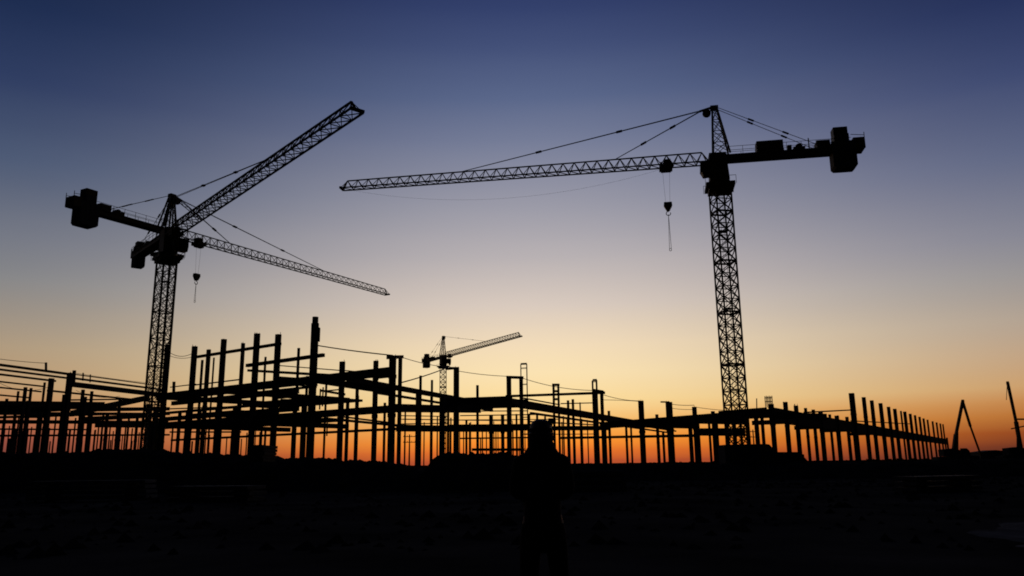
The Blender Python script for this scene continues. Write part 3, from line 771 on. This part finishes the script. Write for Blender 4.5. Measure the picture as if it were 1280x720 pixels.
# low shed on the right horizon
b = base_at(1238, 573, 240); root = thing('site_shed', 'low flat shed on the right horizon between two mobile cranes', 'shed', b)
MB().box((0, 0, 1.5), 9, 6, 3.0).build('wall', M['shed'], root)
MB().prism([(-4.8, 3.0), (4.8, 3.0), (4.8, 3.15), (0, 3.7), (-4.8, 3.15)], -3.3, 3.3).build('roof', M['shed'], root)
MB().box((-1.5, -3.02, 1.05), 1.0, .06, 2.1).build('door', M['truck'], root)
MB().box((1.8, -3.02, 1.7), 1.6, .06, 1.0).build('window', M['glass'], root)

# ------------------------------------------------------------------ box truck in front of the corner
def truck():
    D = 72.0
    p0 = base_at(903, 580, D); p1 = base_at(1005, 578, D)
    L = (p1 - p0).length; k = L / 7.4
    root = thing('box_truck', 'dark box truck parked before the corner of the frame', 'truck', (p0 + p1) / 2, math.atan2((p1 - p0).y, (p1 - p0).x))
    h = deep(930, 555.5, D).z; hc = deep(985, 565, D).z
    x0 = -L / 2
    MB().prism([(x0, 1.0), (x0 + L * .6, 1.0), (x0 + L * .6, h - .55), (x0 + L * .545, h - .05), (x0 + L * .5, h), (x0 + .12, h - .02), (x0, h - .15)], -1.2, 1.2).build('cargo_box', M['truck'], root, bevel=.05)
    MB().prism([(x0 + L * .62, .7), (x0 + L * .985, .7), (x0 + L, .9), (x0 + L * .995, 1.4), (x0 + L * .95, hc - .42), (x0 + L * .93, hc - .02), (x0 + L * .62, hc)], -1.15, 1.15).build('cab', M['truck'], root, bevel=.06)
    MB().prism([(x0 + .1, .7), (x0 + L * .97, .7), (x0 + L * .97, .98), (x0 + .1, .98)], -.5, .5).build('chassis', M['rubber'], root)
    for fx in (.12, .3, .82):
        for y in (-1.05, 1.05):
            w = MB().cyl((x0 + L * fx, y - .17, .5), (x0 + L * fx, y + .17, .5), .5, n=20).build('wheel', M['rubber'], root)
            MB().cyl((x0 + L * fx, y - .19, .5), (x0 + L * fx, y + .19, .5), .24, n=14).build('rim', M['crane'], w)
    for s in (-1, 1):
        MB().box((x0 + L * .84, s * 1.16, 1.65), .9, .04, .5).build('side_window', M['glass'], root)
        MB().box((x0 + L * .93, s * 1.35, 1.75), .12, .22, .42).build('mirror', M['rubber'], root)
truck()

# stack of timber on the bank left of the tall column
c = deep(329, 568, 50)
root = thing('timber_stack', 'dark stack of timber on the bank at the foot of the tall columns', 'timber stack', (c.x, c.y, c.z - .45))
for j in range(5):
    MB().box((random.uniform(-.03, .03), 0, .09 + j * .2), .86, 2.6, .17, random.uniform(-.04, .04)).build('timber_layer', M['wood'], root)
    for s in (-.9, .9): MB().box((0, s, .186 + j * .2), .8, .08, .035).build('batten', M['wood'], root)

# rubble and clods scattered over the banks and the yard
def rubble():
    rnd = random.Random(21); mb = MB()
    def rock(p, r):
        k = len(mb.v); q = [Vector((rnd.uniform(.6, 1.2) * a, rnd.uniform(.6, 1.2) * b, rnd.uniform(.5, .9) * c)) * r for a, b, c in ((1, 0, 0), (0, 1, 0), (-1, 0, 0), (0, -1, 0), (0, 0, 1), (0, 0, -1))]
        for v in q: mb.v.append(p + v)
        for a, b in ((0, 1), (1, 2), (2, 3), (3, 0)): mb.f += [(k + a, k + b, k + 4), (k + b, k + a, k + 5)]
    dg = bpy.context.evaluated_depsgraph_get()
    for i in range(2400):
        y = rnd.uniform(14, 74) if i % 3 else rnd.uniform(44, 62); x = rnd.uniform(-.72, .72) * y
        r = rnd.choice([.06, .08, .1, .12, .16, .24])
        ok, loc, nr, ix, ob, mt = SC.ray_cast(dg, Vector((x, y, 6)), Vector((0, 0, -1)))
        if ok and ob and ob.name.split('.')[0] in ('ground', 'earth_bank', 'spoil_ridge', 'ground_rise'): rock(loc, r)
    tag(mb.build('rubble', M['bank']), 'scattered stones and clods over the dark yard', 'rubble', kind='stuff')
rubble()
def slab_stack(x, y, rz, nl, label, L=3.0, W=1.2):
    root = thing('slab_stack', label, 'slab stack', (x, y, -.05), rz, 'stacks of concrete slabs in the dark yard')
    for j in range(nl):
        MB().box((random.uniform(-.06, .06), random.uniform(-.05, .05), .17 + j * .24), L, W, .15, random.uniform(-.02, .02)).build('slab', M['cw'], root, bevel=.01)
        MB().box((-L * .33, 0, .05 + j * .24), .1, W * .95, .09).build('batten', M['wood'], root); MB().box((L * .33, 0, .05 + j * .24), .1, W * .95, .09).build('batten', M['wood'], root)
slab_stack(-20.5, 40, .1, 4, 'left stack of pale slabs in the dark yard below the left wing', 5.5, 1.6)
slab_stack(-13.0, 36, -.25, 3, 'low stack of pale slabs in the dark yard below the tallest columns', 4.0, 1.4)
slab_stack(19.5, 38, .35, 3, 'stack of pale slabs in the dark yard below the right row of columns', 4.0, 1.4)
def pipes(x, y, rz, label):
    root = thing('pipe_bundle', label, 'pipe bundle', (x, y, -.04), rz, 'bundles of pipe in the dark yard')
    for r, n in enumerate((4, 3, 2)):
        for i in range(n):
            MB().cyl((-2.4, (i - (n - 1) / 2) * .42, .21 + r * .36), (2.4, (i - (n - 1) / 2) * .42, .21 + r * .36), .2, n=14).build('pipe', M['cw'], root)
pipes(3.2, 42, .15, 'bundle of pipes lying in the dark yard right behind the standing person')
pipes(22, 30, -.3, 'bundle of pipes lying in the dark yard at the lower right')

# utility poles seen through the frame
def pole(u, v0, D, label, arms=2):
    t = deep(u, v0, D); root = thing('utility_pole', label, 'utility pole', (t.x, t.y, 0), 0, 'utility poles beyond the frame')
    MB().cyl((0, 0, -.2), (0, 0, t.z), .22, .14, n=8).build('pole', M['wood'], root)
    for i in range(arms):
        z = t.z - .5 - i * 1.3
        ar = MB().bar((-1.5, 0, z), (1.5, 0, z), .16).build('crossarm', M['wood'], root)
        for x in (-1.3, -.5, .5, 1.3): MB().cyl((x, 0, z), (x, 0, z + .3), .07, .05, n=6).build('insulator', M['glass'], ar)
pole(512, 543, 190, 'utility pole with crossarms seen through the bay right of the corner twin columns')
pole(941, 537, 200, 'utility pole seen through the bay beside the large crane mast', 2)

# far treeline: one mass beyond the site
def treeline():
    mb = MB(); rnd = random.Random(3)
    for i in range(2600):
        x = rnd.uniform(-620, 700); y = 560 + rnd.uniform(0, 60)
        h = .9 + 1.5 * max(0, noise.noise(Vector((x * .02, 4, 0))) + .35) + 1.2 * noise.noise(Vector((x * .13, 1, 0)))
        z = rnd.uniform(-.2, max(.5, h)); r = rnd.uniform(.4, .9)
        k = len(mb.v)
        for _ in range(3):
            mb.v.append(Vector((x + rnd.uniform(-r, r) * 1.8, y + rnd.uniform(-r, r), z + rnd.uniform(-r, r))))
        mb.f.append((k, k + 1, k + 2))
        x2 = x + rnd.uniform(-1, 1); k = len(mb.v)
        for a, b in ((-r, -.4), (r, -.4), (r * .6, z), (-r * .6, z)): mb.v.append(Vector((x2 + a * 2, y, b)))
        mb.f.append((k, k + 1, k + 2, k + 3))
    tag(mb.build('treeline', M['leaf']), 'low dark line of far trees along the horizon', 'treeline', kind='stuff')
treeline()

# ------------------------------------------------------------------ person in the foreground, seen from behind
def skinned(name, verts, edges, root_i, mat, parent, sub=2):
    me = bpy.data.meshes.new(name); me.from_pydata([v[:3] for v in verts], edges, []); me.update()
    o = bpy.data.objects.new(name, me); COL.objects.link(o)
    o.modifiers.new('skin', 'SKIN'); s = o.modifiers.new('sub', 'SUBSURF'); s.levels = s.render_levels = sub
    for i, v in enumerate(verts):
        sv = me.skin_vertices[0].data[i]; r = v[3]; sv.radius = r if isinstance(r, tuple) else (r, r); sv.use_root = (i == root_i)
    dg = bpy.context.evaluated_depsgraph_get(); dg.update()
    nm = bpy.data.meshes.new_from_object(o.evaluated_get(dg))
    o.modifiers.clear(); o.data = nm; nm.materials.clear(); nm.materials.append(mat)
    for p in nm.polygons: p.use_smooth = True
    o.parent = parent
    return o
def person():
    b = base_at(677, 575, 7.4)
    root = thing('person', 'silhouetted person in dark clothes and hat standing with back turned, centre foreground', 'person', (b.x, b.y, 0), 0)
    V = [(0, 0, .96, (.12, .10)), (0, .01, 1.12, (.12, .095)), (0, .0, 1.28, (.14, .11)), (0, -.01, 1.40, (.15, .10)), (0, 0, 1.48, (.085, .08)), (0, .02, 1.51, (.062, .062)),
         (0, .03, 1.56, (.078, .09)), (0, .035, 1.64, (.086, .102)), (0, .03, 1.70, (.06, .075)),
         (-.17, -.01, 1.36, .07), (-.215, .06, 1.14, .058), (-.12, .27, 1.12, .043), (-.09, .33, 1.14, (.03, .04)),
         (.17, -.01, 1.36, .07), (.215, .06, 1.14, .058), (.12, .27, 1.12, .043), (.09, .33, 1.14, (.03, .04)),
         (-.1, 0, .86, .1), (-.12, .02, .5, .065), (-.13, -.02, .1, .045), (-.14, .12, .05, .04),
         (.1, 0, .86, .1), (.13, .02, .5, .065), (.15, -.02, .1, .045), (.17, .12, .05, .04)]
    E = [(0, 1), (1, 2), (2, 3), (3, 4), (4, 5), (5, 6), (6, 7), (7, 8), (3, 9), (9, 10), (10, 11), (11, 12), (3, 13), (13, 14), (14, 15), (15, 16),
         (0, 17), (17, 18), (18, 19), (19, 20), (0, 21), (21, 22), (22, 23), (23, 24)]
    # hands: palm continues into four curled fingers and a thumb
    for s, wi in ((-1, 12), (1, 16)):
        pi = len(V); V.append((s * .07, .395, 1.155, (.018, .042))); E.append((wi, pi))
        for j, (dz, ln) in enumerate(((-.036, .058), (-.012, .072), (.012, .074), (.035, .062))):
            a = len(V)
            V.append((s * .062, .43, 1.16 + dz, .0095)); V.append((s * .045, .43 + ln * .45, 1.162 + dz, .0088)); V.append((s * .02, .43 + ln * .62, 1.164 + dz, .0075))
            E += [(pi, a), (a, a + 1), (a + 1, a + 2)]
        a = len(V); V.append((s * .055, .385, 1.205, .012)); V.append((s * .04, .41, 1.235, .0095)); E += [(pi, a), (a, a + 1)]
    body = skinned('body', V, E, 0, M['skin'], root)
    # face
    mb = MB(); mb.prism([(-.012, 1.57), (.012, 1.57), (.006, 1.62), (-.006, 1.62)], .115, .155); mb.build('nose', M['skin'], body)
    for s in (-1, 1):
        MB().cyl((s * .095, .03, 1.60), (s * .105, .02, 1.60), .03, .022, n=10).build('ear', M['skin'], body)
        MB().cyl((s * .032, .118, 1.625), (s * .032, .128, 1.625), .012, .008, n=8).build('eye', M['glass'], body)
    MB().bar((-.025, .125, 1.535), (.025, .125, 1.535), .012, .01).build('mouth', M['cloth'], body)
    # jacket, trousers, boots
    J = [(0, 0, .62, (.195, .16)), (0, 0, .90, (.18, .15)), (0, .01, 1.1, (.165, .14)), (0, 0, 1.28, (.18, .145)), (0, -.01, 1.40, (.18, .125)), (0, 0, 1.505, (.115, .11)),
         (-.18, -.01, 1.365, .095), (-.222, .06, 1.14, .075), (-.13, .25, 1.12, .058), (.18, -.01, 1.365, .095), (.222, .06, 1.14, .075), (.13, .25, 1.12, .058)]
    skinned('jacket', J, [(0, 1), (1, 2), (2, 3), (3, 4), (4, 5), (4, 6), (6, 7), (7, 8), (4, 9), (9, 10), (10, 11)], 0, M['cloth'], root)
    T = [(0, 0, .90, (.11, .10)), (-.1, 0, .84, .115), (-.12, .02, .5, .088), (-.13, -.02, .12, .075), (.1, 0, .84, .115), (.13, .02, .5, .088), (.15, -.02, .12, .075)]
    skinned('trousers', T, [(0, 1), (1, 2), (2, 3), (0, 4), (4, 5), (5, 6)], 0, M['cloth'], root)
    for x, dx in ((-.13, -.01), (.15, .02)):
        skinned('boot', [(x, -.05, .06, .055), (x, -.03, .15, .06), (x + dx, .08, .055, (.05, .045)), (x + dx * 1.4, .17, .045, (.045, .035))], [(0, 1), (0, 2), (2, 3)], 0, M['cloth'], root)
    # hard hat: dome, brim and small lamp bracket
    mb = MB(); n = 24; rings = 7
    for j in range(rings + 1):
        t = j / rings * math.pi / 2
        for i in range(n):
            a = 2 * math.pi * i / n; mb.v.append(Vector((.102 * math.cos(a) * math.cos(t) ** .5, .03 + .14 * math.sin(a) * math.cos(t) ** .5, 1.645 + .112 * math.sin(t))))
    for j in range(rings):
        for i in range(n): mb.f.append((j*n+i, j*n+(i+1) % n, (j+1)*n+(i+1) % n, (j+1)*n+i))
    hat = mb.build('hard_hat', M['hat'], root)
    mb = MB(); k0 = 0
    for z, e in ((1.65, 0), (1.640, .010), (1.632, .010), (1.634, -.004)):
        for i in range(n):
            a = 2 * math.pi * i / n; f = .03 if math.sin(a) > .5 else 0
            mb.v.append(Vector(((.101 + e) * math.cos(a), .03 + (.139 + e + f * (e > 0)) * math.sin(a), z)))
    for j in range(3):
        for i in range(n): mb.f.append((j*n+i, j*n+(i+1) % n, (j+1)*n+(i+1) % n, (j+1)*n+i))
    mb.build('brim', M['hat'], hat)
    MB().box((.098, .03, 1.742), .06, .07, .05, .1).build('hat_lamp', M['hat'], hat)
    # cloth that hangs from the hat over the nape onto the collar
    mb = MB(); n = 20
    rows = [(1.68, .102, .135), (1.62, .104, .14), (1.57, .100, .13), (1.53, .112, .13), (1.47, .150, .14)]
    for z, rx, ry in rows:
        for i in range(n):
            a = math.pi * (1.0 + i / (n - 1)) + .0
            mb.v.append(Vector((rx * math.cos(a) * (1 + .03 * math.sin(i * 1.7)), .02 + ry * math.sin(a), z)))
    for j in range(len(rows) - 1):
        for i in range(n - 1): mb.f.append((j*n+i, j*n+i+1, (j+1)*n+i+1, (j+1)*n+i))
    nc = mb.build('neck_cloth', M['cloth'], root); so_ = nc.modifiers.new('thick', 'SOLIDIFY'); so_.thickness = .012
    root.scale = (1.05, 1.05, 1.05)
person()
